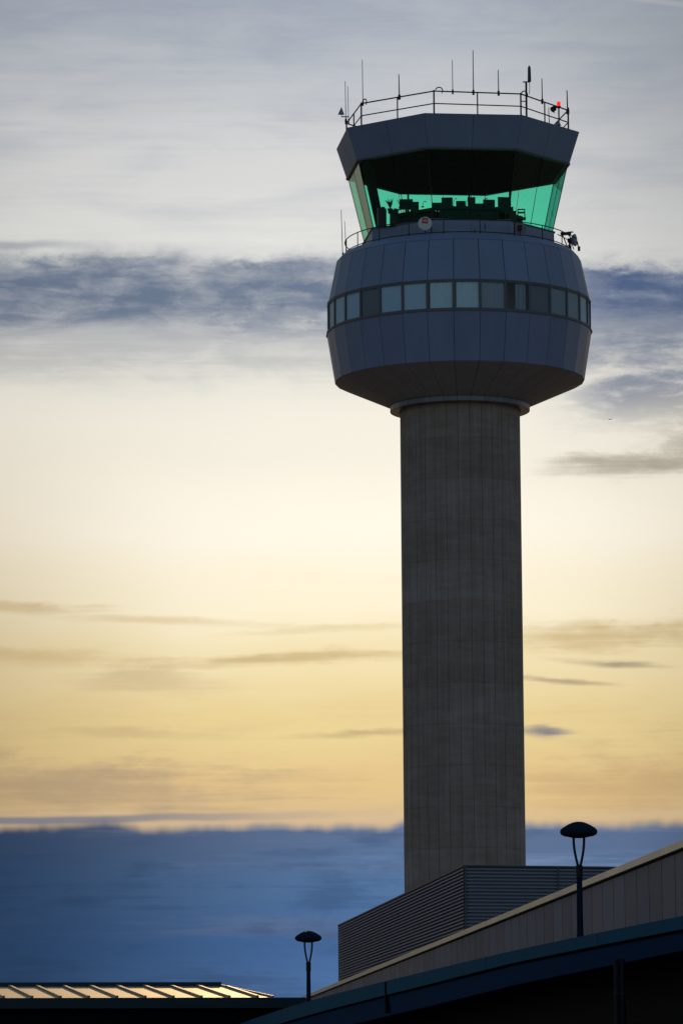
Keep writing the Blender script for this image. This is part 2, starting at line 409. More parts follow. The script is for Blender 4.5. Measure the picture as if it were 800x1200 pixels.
# ---- deck railing (round)
z_dt = zf(256.5, 6.75); z_dl = zf(271.5, 6.75)
rl = MB(); rl.tube([P(2 * math.pi * i / 64, 6.75, z_dt) for i in range(64)], .03, 6, True); rl.tube([P(2 * math.pi * i / 64, 6.75, z_dl) for i in range(64)], .028, 6, True)
rl.build('deck_rail', M['steel'], tower)
for i in range(20):
    a = PH0 + R_(-61) + 2 * math.pi * i / 20
    q = MB(); q.tube([P(a, 6.75, z_ctop - .02), P(a, 6.75, z_dt)], .032, 6); q.build('rail_post', M['steel'], tower)

# ---- equipment on the roof (things of their own)
def on_rail(x, back=False, r=RR):
    best = None
    for k in range(8):
        for i in range(60):
            p = rail_pt(k, i / 60, z_rt, r)
            if (p.y > D + 1.0) != back and not (abs(p.y - D) < 1): continue
            e = abs(proj(p)[0] - x)
            if best is None or e < best[0]: best = (e, p)
    return best[1]
def whip(name, x, ytop, r, label, zb=None, p=None, lean=0, cat='antenna', ybase=None):
    p = p or on_rail(x); zt = at(x, ytop, p.y).z; zb = zb if zb is not None else z_rt - .15
    p = Vector((at(x + 1.0, 150, p.y).x, p.y, p.z)); xx = at(x, ytop, p.y).x
    t = thing('whip_antenna', (p.x, p.y, zb), label, cat, 'whip antennas on the tower')
    q = MB(); q.tube([(p.x, p.y, zb + .02), (p.x + (xx - p.x) * .25, p.y, zb + .45), (xx, p.y, zt)], [r * 1.2, r, r * .75], 6); q.build('rod', M['whip'], t)
    q = MB(); q.tube([(p.x, p.y, zb), (p.x, p.y, zb + .28)], r * 2.0, 8); q.build('mount', M['steel'], t)
zr = z_ft - .1
whip('a', 404.3, 95, .026, 'thin whip antenna beside the dark triangular sensor, taller of the pair')
whip('a', 407.4, 101, .022, 'thin whip antenna beside the dark triangular sensor, shorter of the pair')
whip('a', 424.3, 70, .026, 'long thin whip antenna at the left railing corner beside a cable loop')
whip('a', 467, 87, .04, 'short stout rod antenna on the left stretch of roof railing')
whip('a', 529.6, 70, .026, 'thin whip antenna on the front railing just left of the tallest one')
whip('a', 553.8, 59, .034, 'tallest whip antenna, rising from the middle of the front railing')
whip('a', 583.3, 82, .034, 'short rod antenna on the front railing between tallest whip and thick mast')
whip('a', 634.4, 92, .036, 'rod antenna on the right railing between the thick mast and red light')
whip('a', 642.3, 126, .03, 'very short low rod antenna just left of the red light', zb=zr)
whip('a', 663.8, 106, .045, 'rod antenna at the right end of the roof railing beyond the red light')
pl = P(PH0 + R_(-87), 6.75, z_dt)
whip('a', 399.6, 246, .026, 'thin whip antenna on the drum deck at far left, taller of two', zb=z_ctop, p=pl)
whip('a', 403.6, 259, .022, 'thin whip antenna on the drum deck at far left, shorter of two', zb=z_ctop, p=P(PH0 + R_(-79), 6.8, z_dt))

# thick dipole on a ladder-like mast
p = on_rail(616.5); zb = z_ft - .12
t = thing('dipole_antenna', (p.x, p.y, zb), 'thick dark tube antenna clamped to a bracketed mast at the right railing corner', 'antenna')
zt1 = at(616.5, 96, p.y).z; X1 = at(619.6, 77, p.y)
q = MB(); q.tube([(p.x, p.y, zb), (p.x, p.y, zt1)], .06, 8); q.build('mast', M['steel'], t)
q = MB(); q.tube([(X1.x, p.y, zt1 + .02), (X1.x, p.y, X1.z - .12), (X1.x, p.y, X1.z)], [.11, .09, .03], 10); q.build('radiator', M['whip'], t)
q = MB(); q.box((p.x + .02, p.y, zt1), (.42, .08, .06))
for zz in (.35, 1.25): q.box((p.x - .13, p.y, zb + zz), (.34, .05, .05))
q.build('bracket', M['steel'], t)
q = MB(); q.tube([(X1.x, p.y - .02, zt1), (X1.x + .01, p.y - .02, zt1 - .4), (X1.x - .02, p.y - .02, zt1 - .75)], .02, 6); q.build('cable', M['steel'], t)
# red obstruction light
p = on_rail(654.5, r=6.2); zb = z_ft - .12; zL = at(655, 125, p.y).z
t = thing('obstruction_light', (p.x, p.y, zb), 'glowing red warning light on a short post at the right roof railing', 'warning light')
q = MB(); q.tube([(p.x, p.y, zb), (p.x, p.y, zL)], .045, 8); q.build('post', M['steel'], t)
q = MB(); q.lathe([(.13, 0), (.13, .1)], 12, (p.x, p.y, zL - .08), 0, True, True); q.build('base', M['steel'], t)
q = MB(); q.lathe([(.11, 0), (.12, .2), (.09, .28), (.03, .30)], 14, (p.x, p.y, zL + .02), 0, True, True); q.build('lamp_globe', M['beacon'], t, smooth=True)
# floodlight beside it
p = on_rail(648.5, r=6.5)
pz = at(648.5, 127, p.y).z
t = thing('floodlight', (p.x, p.y, pz - .25), 'small round floodlight on the right roof railing left of the red light', 'floodlight')
q = MB(); q.tube([(p.x - .12, p.y - .08, pz - .1), (p.x + .02, p.y, pz), (p.x + .1, p.y + .08, pz + .08)], [.17, .16, .07], 12); q.build('housing', M['steel'], t)
q = MB(); q.tube([(p.x, p.y, pz - .3), (p.x, p.y, pz)], .03, 6); q.build('bracket', M['steel'], t)
# corner reflectors / pyramids
def pyramid(x, yb, yt, wpx, p, label, arm=None):
    zb_, zt_ = at(x, yb, p.y).z, at(x, yt, p.y).z; c = at(x, yb, p.y); w = wpx * .05 / 2
    t = thing('pyramid_sensor', (c.x, p.y, zb_), label, 'sensor')
    q = MB(); b_ = [Vector((c.x + w * math.cos(a), p.y + w * math.sin(a), zb_)) for a in (R_(-80), R_(40), R_(160))]
    q.add(b_ + [Vector((c.x, p.y, zt_))], [(0, 1, 2), (0, 3, 1), (1, 3, 2), (2, 3, 0)]); q.build('housing', M['fascia'], t)
    q = MB()
    if arm: q.tube([(c.x, p.y, zb_), (c.x, p.y, zb_ - .14), (c.x + arm, p.y, zb_ - .16)], .035, 6)
    else: q.tube([(c.x, p.y, zb_), (c.x, p.y, zb_ - .3)], .05, 6)
    q.build('arm', M['steel'], t)
pL = rail_pt(-2, 0, z_rt)
pyramid(400, 134, 125, 9.5, pL, 'dark triangular sensor on a bracket sticking out at the left roof corner', .45)
pyramid(654, 147, 140, 9, on_rail(653, r=6.9), 'blue-grey pyramid at the foot of the red light post')

# ---- equipment on the drum deck
# round white sign with red emblem
pc = at(497.8, 262.0, D - 6.95); 
t = thing('round_dish', (pc.x, pc.y, z_ctop), 'round white disc with small red square emblem on the drum deck railing', 'dish')
dd = (CAM - pc); dd.z = 0; dd.normalize(); sx = Vector((-dd.y, dd.x, 0)); up = Vector((0, 0, 1))
if sx.x < 0: sx = -sx
q = MB(); rings = [(0.40, -.03), (.405, .0), (.39, .03), (.25, .055), (.01, .07)]
vs = []; n = 28
for (r, o_) in rings:
    for j in range(n): vs.append(pc + sx * r * math.cos(2 * math.pi * j / n) + up * r * math.sin(2 * math.pi * j / n) + dd * o_)
q.add(vs, [(i * n + j, i * n + (j + 1) % n, (i + 1) * n + (j + 1) % n, (i + 1) * n + j) for i in range(4) for j in range(n)] + [tuple(range(n))[::-1]])
q.build('disc', M['white'], t, smooth=True)
q = MB(); cc = pc + sx * .0 + up * .16 + dd * .075
def quadp(mb, c, u0, u1, v0, v1, th=.012):
    s_ = R_(-7); ex = sx * math.cos(s_) + up * math.sin(s_); ey = -sx * math.sin(s_) + up * math.cos(s_)
    a = [c + ex * u + ey * v for u, v in ((u0, v0), (u1, v0), (u1, v1), (u0, v1))]
    mb.hexa([k_ - dd * th for k_ in a], a)
quadp(q, cc, -.17, .17, -.165, .165, .03); q.build('emblem', M['red'], t)
q = MB(); c2 = cc + dd * .012
quadp(q, c2, -.115, .115, -.06, -.035); quadp(q, c2, -.115, .115, .045, .07)
for u in (-.09, -.03, .03, .09): quadp(q, c2, u - .012, u + .012, -.03, .04)
q.build('lettering', M['white'], t)
q = MB(); q.tube([pc - dd * .05, pc - dd * .12 - up * .3, Vector((pc.x, pc.y, z_ctop)) - dd * .15], .03, 6); q.tube([pc + sx * .34 - up * .2, pc + sx * .36 - up * .5], .04, 6); q.build('bracket', M['steel'], t)
# drum microwave dish on the right
pa = R_(84) + PH0; pd = P(pa, 6.85, 0); pc = at(673, 281.3, pd.y)
t = thing('microwave_dish', (pc.x, pc.y, z_ctop), 'round grey dish antenna seen edge-on at the right end of the drum deck', 'dish')
dd = Vector((.93, -.37, .0)).normalized(); sx = Vector((-dd.y, dd.x, 0)); vs = []; q = MB()
for (r, o_) in [(.12, -.22), (.31, -.10), (.37, -.02), (.37, .03), (.30, .05), (.01, .06)]:
    for j in range(n): vs.append(pc + sx * r * math.cos(2 * math.pi * j / n) + up * r * math.sin(2 * math.pi * j / n) + dd * o_)
q.add(vs, [(i * n + j, i * n + (j + 1) % n, (i + 1) * n + (j + 1) % n, (i + 1) * n + j) for i in range(5) for j in range(n)] + [tuple(range(n))[::-1]])
q.build('reflector', M['fascia'], t, smooth=True)
q = MB(); q.tube([pc - dd * .2, pc - dd * .42], .14, 10); q.build('feed_box', M['steel'], t)
q = MB(); q.tube([pc - dd * .35, pc - dd * .3 - up * .75], .05, 8); q.tube([pc - dd * .35, pc - dd * 1.1 + up * .45], .03, 6); q.build('mount', M['steel'], t)
# camera on the railing
pc = at(662.5, 273.8, P(R_(68) + PH0, 6.75, 0).y)
t = thing('security_camera', (pc.x, pc.y, pc.z - .8), 'dark camera on crossed struts on the railing left of the edge-on dish', 'camera')
q = MB(); q.box(pc, (.62, .16, .17), R_(-12)); q.box(pc + Vector((.28, 0, .09)), (.3, .2, .04), R_(-12)); q.build('body', M['steel'], t)
q = MB(); q.tube([pc - Vector((.2, 0, .05)), pc + Vector((.1, 0, -.85))], .035, 6); q.tube([pc + Vector((.2, 0, -.05)), pc + Vector((.45, 0, -.95))], .03, 6); q.tube([pc + Vector((.1, 0, 0)), pc + Vector((.62, 0, -.3))], .03, 6); q.build('strut', M['steel'], t)
# small end bracket right of the dish
pc = at(677.8, 288.5, P(R_(84) + PH0, 6.85, 0).y)
t = thing('conduit_box', (pc.x, pc.y, pc.z - .4), 'small dark box on the deck edge right of the edge-on dish', 'box')
q = MB(); q.box(pc - Vector((0, 0, .15)), (.15, .15, .26)); q.build('housing', M['steel'], t)
q = MB(); q.tube([pc + Vector((-.05, 0, 0)), pc + Vector((-.1, 0, .3))], .04, 6); q.build('gland', M['steel'], t)
# floodlight panel in front of the sill wall, right
pc = at(609.5, 268.0, D - 6.1)
t = thing('equipment_cabinet', (pc.x, pc.y, z_ctop), 'pale wall cabinet with a small lamp on the sill wall under the right glazing', 'cabinet')
a8 = OPH + R_(45 + 22.5 - 4)
q = MB(); q.box(pc + Vector((0, .25, 0)), (.75, .12, .68), R_(35)); q.build('door_panel', M['collar'], t)
q = MB(); q.box(pc + Vector((-.02, .02, .05)), (.16, .18, .34), R_(35)); q.tube([pc + Vector((-.02, .02, -.1)), pc + Vector((-.02, 0, -.4))], .035, 6); q.build('lamp', M['steel'], t)
for (x, y, lb) in ((556, 268.5, 'small bracketed fitting on the sill wall, left of two near the front'), (568, 262, 'small bracketed fitting on the sill wall, right of two near the front')):
    pc = at(x, y, D - 6.25)
    t = thing('wall_fitting', (pc.x, pc.y, pc.z - .2), lb, 'wall fitting', 'small fittings on the sill wall')
    q = MB(); q.box(pc, (.12, .12, .16)); q.build('body', M['collar'], t)
    q = MB(); q.tube([pc, pc + Vector((0, .1, -.35))], .025, 6); q.build('bracket', M['steel'], t)

# ---- things inside the cab
z_fl = z_sill - .08; z_dsk = z_fl + .74
def desk(k, label, u0=.06, u1=.94, tall=0, back=.3):
    a, b = O(k, 5.2, z_fl, u0), O(k, 5.2, z_fl, u1); c, d = O(k, 4.25, z_fl, u0), O(k, 4.25, z_fl, u1); mid = (a + b + c + d) / 4
    t = thing('control_desk', mid, label, 'desk', 'controller desks inside the cab')
    def slab(a, b, c, d, z0, z1, nm):
        q = MB(); f = lambda p, z: Vector((p.x, p.y, z)); q.hexa([f(a, z0), f(b, z0), f(d, z0), f(c, z0)], [f(a, z1), f(b, z1), f(d, z1), f(c, z1)]); q.build(nm, M['equip'], t)
    slab(a, b, c, d, z_dsk - .05 + tall, z_dsk + tall, 'desktop')
    ai, bi, ci, di = a.lerp(c, .15), b.lerp(d, .15), a.lerp(c, .4), b.lerp(d, .4)
    slab(ai, bi, ci, di, z_fl, z_dsk - .053 + tall, 'modesty_panel')
    slab(a, b, a.lerp(c, .06), b.lerp(d, .06), z_dsk + tall + .002, z_dsk + tall + back, 'desk_screen')
    for (p, q_) in ((a.lerp(b, .02), a.lerp(b, .06)), (a.lerp(b, .94), a.lerp(b, .98))):
        r1, r2 = p + (c - a) * .9, q_ + (c - a) * .9; slab(p, q_, r1, r2, z_fl, z_dsk - .053 + tall, 'leg')
desk(0, 'dark controller desk behind the front cab glass', .04, .96, .1, .12)
desk(-1, 'dark controller desk behind the left front cab glass', .22, .97, .0, .16)
desk(1, 'dark controller desk behind the right front cab glass', .04, .50, -.12, .1)
def monitor(x, ytop, w, h, Y, label, rz=0.):
    p = at(x, ytop, Y); t = thing('monitor', (p.x, p.y, p.z - h - .22), label, 'monitor', 'monitors inside the cab')
    q = MB(); q.box((p.x, p.y, p.z - h / 2), (w, .07, h), rz); q.box((p.x, p.y + .06, p.z - h / 2), (w * .6, .1, h * .6), rz); q.build('screen', M['equip'], t)
    q = MB(); q.box((p.x, p.y + .04, p.z - h - .1), (.12, .08, .25), rz); q.box((p.x, p.y + .02, p.z - h - .21), (w * .5, .25, .03), rz); q.build('stand', M['equip'], t)
Yf = D - 4.6
monitor(475.5, 233.5, .80, .62, Yf + .3, 'dark monitor left of the wide green gap, with a tall box beside it')
monitor(485.5, 236.5, .50, .62, Yf, 'tall dark monitor bordering the wide green gap on its left')
monitor(512.0, 237.5, .66, .48, Yf, 'dark monitor just right of the wide green gap')
monitor(523.5, 231.5, .66, .70, Yf, 'dark monitor left of the framed centre screen')
monitor(539.5, 235.5, .56, .50, Yf, 'monitor outlined in green near the middle of the cab')
monitor(552.0, 231.0, .46, .70, Yf, 'narrow dark monitor just right of the centre screen')
monitor(561.0, 238.5, .52, .46, Yf, 'low dark monitor between centre and right screens')
monitor(572.5, 234.0, .70, .68, Yf + .2, 'square dark monitor left of the largest screen', .1)
monitor(590.5, 231.0, .78, .74, Yf + .7, 'largest raised square monitor on the right of the cab', .1)
t0 = at(600, 247, Yf + 1); t = thing('equipment_rack', (t0.x, t0.y, z_fl), 'stepped dark console sloping down at the right of the cab', 'console')
for (x0, x1, yt) in ((580, 601, 243.5), (601, 604.5, 248.0)):
    a, b = at(x0, yt, Yf + .9), at(x1, yt, Yf + .9); q = MB(); q.box(((a.x + b.x) / 2, a.y, (z_fl + a.z) / 2), (b.x - a.x - .01, .5, a.z - z_fl)); q.build('cabinet', M['equip'], t)
for (x, h_, lb) in ((495, .34, 'small gooseneck microphone in the wide green gap'), (531, .5, 'small gooseneck microphone left of the framed centre screen'), (545.5, .42, 'small gooseneck microphone right of the framed centre screen'), (566.8, .5, 'small gooseneck microphone left of the two largest screens')):
    c = at(x, 245, D - 4.75); zb = z_dsk + .2
    t = thing('desk_microphone', (c.x, c.y, zb), lb, 'microphone', 'gooseneck microphones on the desks')
    q = MB(); q.lathe([(.09, 0), (.08, .05)], 10, (c.x, c.y, zb), 0, True, True); q.build('base', M['equip'], t)
    q = MB(); q.tube([(c.x, c.y, zb + .03), (c.x + .02, c.y, zb + h_ * .7), (c.x + .1, c.y, zb + h_), (c.x + .2, c.y, zb + h_ - .02)], [.018, .018, .02, .04], 6); q.build('arm', M['equip'], t)
for (x, w_, h_, lb) in ((447, .5, .40, 'low dark box standing left of the plant'), (461.5, .45, .30, 'low dark box standing right of the plant'), (502, .35, .26, 'low dark box in the right half of the wide green gap')):
    c = at(x, 248, D - 3.9); zb = z_fl; h_ += .30
    t = thing('equipment_box', (c.x, c.y, zb), lb, 'box', 'small equipment boxes in the cab')
    q = MB(); q.box((c.x, c.y, zb + (h_ + .35) / 2), (w_, .3, h_ + .35), .3); q.box((c.x + .08, c.y, zb + h_ + .35 + .05), (w_ * .4, .12, .1), .3); q.build('case', M['equip'], t)
# office chair
c = at(610.3, 246, D - 3.0); t = thing('office_chair', (c.x, c.y, z_fl), 'dark open-backed office chair at the right of the cab', 'chair')
zc = c.z
q = MB()
for s in (-.2, .2): q.tube([(c.x + s, c.y, zc + .05), (c.x + s * 1.05, c.y, zc - .55)], .035, 6)
q.tube([(c.x - .2, c.y, zc + .03), (c.x + .2, c.y, zc + .03)], .04, 6); q.box((c.x, c.y, zc - .16), (.36, .05, .10)); q.build('backrest', M['equip'], t)
q = MB(); q.box((c.x, c.y - .2, zc - .58), (.5, .5, .09)); q.build('seat', M['equip'], t)
q = MB(); q.tube([(c.x, c.y - .2, zc - .6), (c.x, c.y - .2, z_fl + .1)], .04, 6)
for i in range(5):
    a = i * 2 * math.pi / 5; q.tube([(c.x, c.y - .2, z_fl + .1), (c.x + .28 * math.cos(a), c.y - .2 + .28 * math.sin(a), z_fl + .03)], .025, 6)
q.build('base', M['equip'], t)
# potted plant
c = at(457, 245, D - 4.0); t = thing('potted_plant', (c.x, c.y, z_dsk), 'spiky-leaved plant silhouetted against green glass at the left of the cab', 'plant')
q = MB(); q.lathe([(.12, 0), (.17, .28)], 12, (c.x, c.y, z_dsk), 0, True, True); q.build('pot', M['equip'], t)
q = MB()
for i in range(16):
    a = random.uniform(0, 6.28); l = random.uniform(.35, .72); o_ = random.uniform(.12, .36)
    b0 = Vector((c.x, c.y, z_dsk + .27)); b1 = b0 + Vector((math.cos(a) * o_ * .4, math.sin(a) * o_ * .4, l * .6)); b2 = b0 + Vector((math.cos(a) * o_, math.sin(a) * o_, l))
    q.tube([b0, b1, b2], [.015, .035, .004], 4)
q.build('foliage', M['green'], t)
# leaning blinds cord pair near the plant, built with an added base
c = at(466, 250, D - 4.9); t = thing('blind_cords', (c.x, c.y, z_dsk), 'slender pair of leaning blind cords beside the plant in the cab', 'lamp')
q = MB(); q.tube([(c.x, c.y, z_dsk), (c.x + .12, c.y, z_dsk + .3), (c.x - .02, c.y, z_dsk + .62)], .022, 6); q.tube([(c.x + .06, c.y, z_dsk), (c.x + .2, c.y, z_dsk + .3), (c.x + .1, c.y, z_dsk + .6)], .02, 6); q.build('arm', M['equip'], t)
q = MB(); q.lathe([(.12, 0), (.1, .04)], 10, (c.x + .03, c.y, z_dsk), 0, True, True); q.build('base', M['equip'], t)

# ------------------------------------------------------------------ terminal building (right)
H1 = CAMZ + 5.0; H2 = CAMZ + 2.9
A = at_h(800, 985.5, H1); B = at_h(380, 1158, H1); B.z = A.z = 0
wd = (B - A).normalized(); wn = Vector((wd.y, -wd.x, 0))
if wn.x > 0: wn = -wn                           # outward, to the left
S0 = A - wd * 25; LEN = (B - A).length + 25 + 60
term = thing('terminal_building', S0 + Vector((0, 0, 0)), 'long low terminal building with grey panelled parapet, pale coping and curved blue canopy', 'building')
def W(s, o, z): return S0 + wd * s + wn * o + Vector((0, 0, z))
def wbox(mb, s0, s1, o0, o1, z0, z1):
    return mb.hexa([W(s0, o0, z0), W(s1, o0, z0), W(s1, o1, z0), W(s0, o1, z0)], [W(s0, o0, z1), W(s1, o0, z1), W(s1, o1, z1), W(s0, o1, z1)])
pm = MB(); PW = 1.74; s = 0.
while s < LEN:
    wbox(pm, s + .032, min(s + PW, LEN) - .032, -.05, .0, H2 - .3, H1 - .185); s += PW
pm.build('parapet_panels', M['panel'], term)
q = MB(); wbox(q, 0, LEN, -.4, -.051, 0, H1 - .17); q.build('parapet_wall', M['gap'], term)
cm = MB(); s = 0.
while s < LEN:
    e = min(s + 5.9, LEN) - .008
    cm.hexa([W(s, .10, H1 - .15), W(e, .10, H1 - .15), W(e, -.42, H1 - .15), W(s, -.42, H1 - .15)], [W(s, .07, H1), W(e, .07, H1), W(e, -.42, H1 + .03), W(s, -.42, H1 + .03)]); s += 5.9
cm.build('coping', M['coping'], term)
q = MB(); wbox(q, 0, LEN, -45, -.41, H1 - .7, H1 - .5); q.build('roof', M['deck'], term)
q = MB(); wbox(q, 0, LEN, -45.3, -45, 0, H1 - .1); wbox(q, -.3, 0, -45.3, -.1, 0, H1 - .1); wbox(q, LEN, LEN + .3, -45.3, -.1, 0, H1 - .1); q.build('rear_walls', M['dark'], term)
# canopy with a curved edge

top_px = [(960, 1048.5), (880, 1058.5), (800, 1073), (700, 1093), (600, 1114), (485, 1141.5), (420, 1157.5), (380, 1168), (330, 1182.5), (285, 1198), (240, 1216)]
g_px = {800: .22, 600: .245, 380: .38, 285: .45}
def drop(x, tab):
    ks = sorted(tab);
    if x <= ks[0]: return tab[ks[0]]
    if x >= ks[-1]: return tab[ks[-1]]
    for a, b in zip(ks, ks[1:]):
        if a <= x <= b: return tab[a] + (tab[b] - tab[a]) * (x - a) / (b - a)
low = {800: .51, 600: .62, 417: .82, 285: .95}
pts = []
for (x0, y0), (x1, y1) in zip(top_px, top_px[1:]):
    for i in range(4):
        u = i / 4; pts.append((x0 + (x1 - x0) * u, y0 + (y1 - y0) * u))
pts.append(top_px[-1])
tp = []
for (x, y) in pts:
    p = at_h(x, y, H2); tp.append((p, drop(x, g_px), drop(x, low)))
for _ in range(3):                              # fair the curve
    tp = [tp[0]] + [((tp[i - 1][0] + tp[i][0] * 2 + tp[i + 1][0]) / 4, tp[i][1], tp[i][2]) for i in range(1, len(tp) - 1)] + [tp[-1]]
def strip(mb, prof):
    """prof(i)-> list of points (closed section)"""
    secs = [prof(i) for i in range(len(tp))]; k = len(secs[0]); vs = [p for s_ in secs for p in s_]
    fs = [(i * k + j, i * k + (j + 1) % k, (i + 1) * k + (j + 1) % k, (i + 1) * k + j) for i in range(len(tp) - 1) for j in range(k)]
    fs += [tuple(range(k))[::-1], tuple((len(tp) - 1) * k + j for j in range(k))]
    return mb.add(vs, fs)
inn = [None] * len(tp)
for i in range(len(tp)):
    a = tp[max(i - 1, 0)][0]; b = tp[min(i + 1, len(tp) - 1)][0]; d = (b - a); d.z = 0; d.normalize(); nv = Vector((d.y, -d.x, 0))
    inn[i] = nv if nv.x > 0 else -nv
Z = lambda p, z: Vector((p.x, p.y, z))
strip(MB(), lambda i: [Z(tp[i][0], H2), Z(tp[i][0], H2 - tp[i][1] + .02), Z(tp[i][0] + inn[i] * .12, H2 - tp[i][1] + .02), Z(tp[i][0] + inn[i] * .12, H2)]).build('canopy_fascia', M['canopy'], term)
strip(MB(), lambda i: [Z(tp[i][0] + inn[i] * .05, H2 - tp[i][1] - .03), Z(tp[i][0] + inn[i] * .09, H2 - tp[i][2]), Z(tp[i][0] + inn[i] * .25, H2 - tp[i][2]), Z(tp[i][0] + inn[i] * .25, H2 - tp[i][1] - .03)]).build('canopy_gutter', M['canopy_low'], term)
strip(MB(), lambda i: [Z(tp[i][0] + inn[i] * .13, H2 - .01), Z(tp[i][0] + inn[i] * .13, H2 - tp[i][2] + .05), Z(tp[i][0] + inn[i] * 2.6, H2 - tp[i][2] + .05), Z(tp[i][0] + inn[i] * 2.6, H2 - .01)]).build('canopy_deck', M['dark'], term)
# joints in the canopy fascia
q = MB()
for i in range(2, len(tp) - 2, 5):
    p = tp[i][0]; d = inn[i]; e = Vector((d.y, -d.x, 0)) * .012
    q.hexa([Z(p - d * .004 - e, H2 - tp[i][1] + .02), Z(p - d * .004 + e, H2 - tp[i][1] + .02), Z(p + d * .02 + e, H2 - tp[i][1] + .02), Z(p + d * .02 - e, H2 - tp[i][1] + .02)],
           [Z(p - d * .004 - e, H2), Z(p - d * .004 + e, H2), Z(p + d * .02 + e, H2), Z(p + d * .02 - e, H2)])
q.build('canopy_joint', M['gap'], term)
jb = min(range(len(tp)), key=lambda i: abs(proj(tp[i][0])[0] - 452)); p = tp[jb][0]; d = inn[jb]; e = Vector((d.y, -d.x, 0)) * .05
q = MB(); q.hexa([Z(p - d * .03 - e, H2 - tp[jb][2] + .05), Z(p - d * .03 + e, H2 - tp[jb][2] + .05), Z(p + d * .08 + e, H2 - tp[jb][2] + .05), Z(p + d * .08 - e, H2 - tp[jb][2] + .05)],
                 [Z(p - d * .03 - e, H2 - .02), Z(p - d * .03 + e, H2 - .02), Z(p + d * .08 + e, H2 - .02), Z(p + d * .08 - e, H2 - .02)])
q.build('gutter_bracket', M['dark'], term)
# recessed dark wall under the canopy
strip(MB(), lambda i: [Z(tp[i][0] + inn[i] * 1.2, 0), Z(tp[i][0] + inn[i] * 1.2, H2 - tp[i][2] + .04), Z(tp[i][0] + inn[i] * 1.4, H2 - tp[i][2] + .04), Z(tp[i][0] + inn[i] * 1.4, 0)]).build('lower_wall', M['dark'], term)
# paired downpipes
for x in (721.8, 728.8):
    p = at(x, 1150, 68.4); zt = H2 - .56
    q = MB(); q.tube([(p.x, p.y, 0), (p.x, p.y, zt)], .045, 10); o = q.build('downpipe', M['pipe'], term)
    q = MB(); zz = at(x, 1164.5, 68.4).z; q.tube([(p.x, p.y, zz - .02), (p.x, p.y, zz + .02)], .06, 10); 
    b = q.build('pipe_clip', M['gap'], None, origin=term.location); b.parent = o; b.location = (0, 0, 0)
# rooftop plant enclosure with horizontal louvres
K = at(545, 1014, 170); HK = K.z
Lp = at_h(397.5, 1084.2, HK); Rp = at_h(720, 1016.0, HK)
dR = (Rp - K); dL = (Lp - K); Rp = K + dR * 2.2
plant = thing('plant_enclosure', (K.x, K.y, H1 - .5), 'dark rooftop plant enclosure of horizontal louvres in front of the tower base', 'plant enclosure')
def louvre(a, b, name):
    d = (b - a); d.z = 0; L_ = d.length; d.normalize(); nv = Vector((d.y, -d.x, 0))
    mid = (a + b) / 2; cen = K + (dL + dR * 2.2) / 2
    if nv.dot(mid - cen) < 0: nv = -nv
    q = MB(); z = H1 - .5; pitch = .14; secs = []
    while z < HK - .08:
        secs += [(-.10, z), (.08, z + .002), (.085, z + .062), (-.10, z + .085)]; z += pitch
    secs.append((-.10, z))
    vs = []; 
    for (o_, zz) in secs: vs += [Z(a + nv * o_, zz), Z(b + nv * o_, zz)]
    q.add(vs, [(2 * i, 2 * i + 1, 2 * i + 3, 2 * i + 2) for i in range(len(secs) - 1)])
    q.build(name, M['louvre'], plant)
louvre(Lp, K, 'louvre_side'); louvre(K, Rp, 'louvre_side'); Qp = Lp + dR * 2.2; louvre(Rp, Qp, 'louvre_side'); louvre(Qp, Lp, 'louvre_side')
q = MB(); f = lambda p, z: Z(p, z)
q.hexa([f(p, HK - .09) for p in (K, Rp, Qp, Lp)], [f(p, HK - .01) for p in (K, Rp, Qp, Lp)]); q.build('roof', M['louvre_trim'], plant)
q = MB()
for a, b in ((Lp, K), (K, Rp), (Rp, Qp), (Qp, Lp)):
    d = (b - a).normalized(); nv = Vector((d.y, -d.x, 0)); cen = K + (dL + dR * 2.2) / 2
    if nv.dot((a + b) / 2 - cen) < 0: nv = -nv
    q.hexa([f(a - nv * .02, HK - .05), f(b - nv * .02, HK - .05), f(b + nv * .10, HK - .05), f(a + nv * .10, HK - .05)], [f(a - nv * .02, HK + .01), f(b - nv * .02, HK + .01), f(b + nv * .10, HK + .01), f(a + nv * .10, HK + .01)])
q.build('top_trim', M['louvre_trim'], plant)
for p in (K, Lp, Rp, Qp):
    cen = K + (dL + dR * 2.2) / 2; o_ = (p - cen); o_.z = 0; o_.normalize()
    q = MB(); c = p + o_ * .05; q.tube([Z(c, H1 - .5), Z(c, HK)], .05, 6); q.build('corner_trim', M['louvre_trim'], plant)
for u in (.28, .56):                           # vertical joints on the right-hand side
    c = K.lerp(Rp, u); q = MB(); q.box((c.x, c.y - .09, (H1 - .5 + HK) / 2), (.07, .05, HK - H1 + .4), math.atan2(dR.y, dR.x)); q.build('joint_strip', M['louvre_trim'], plant)

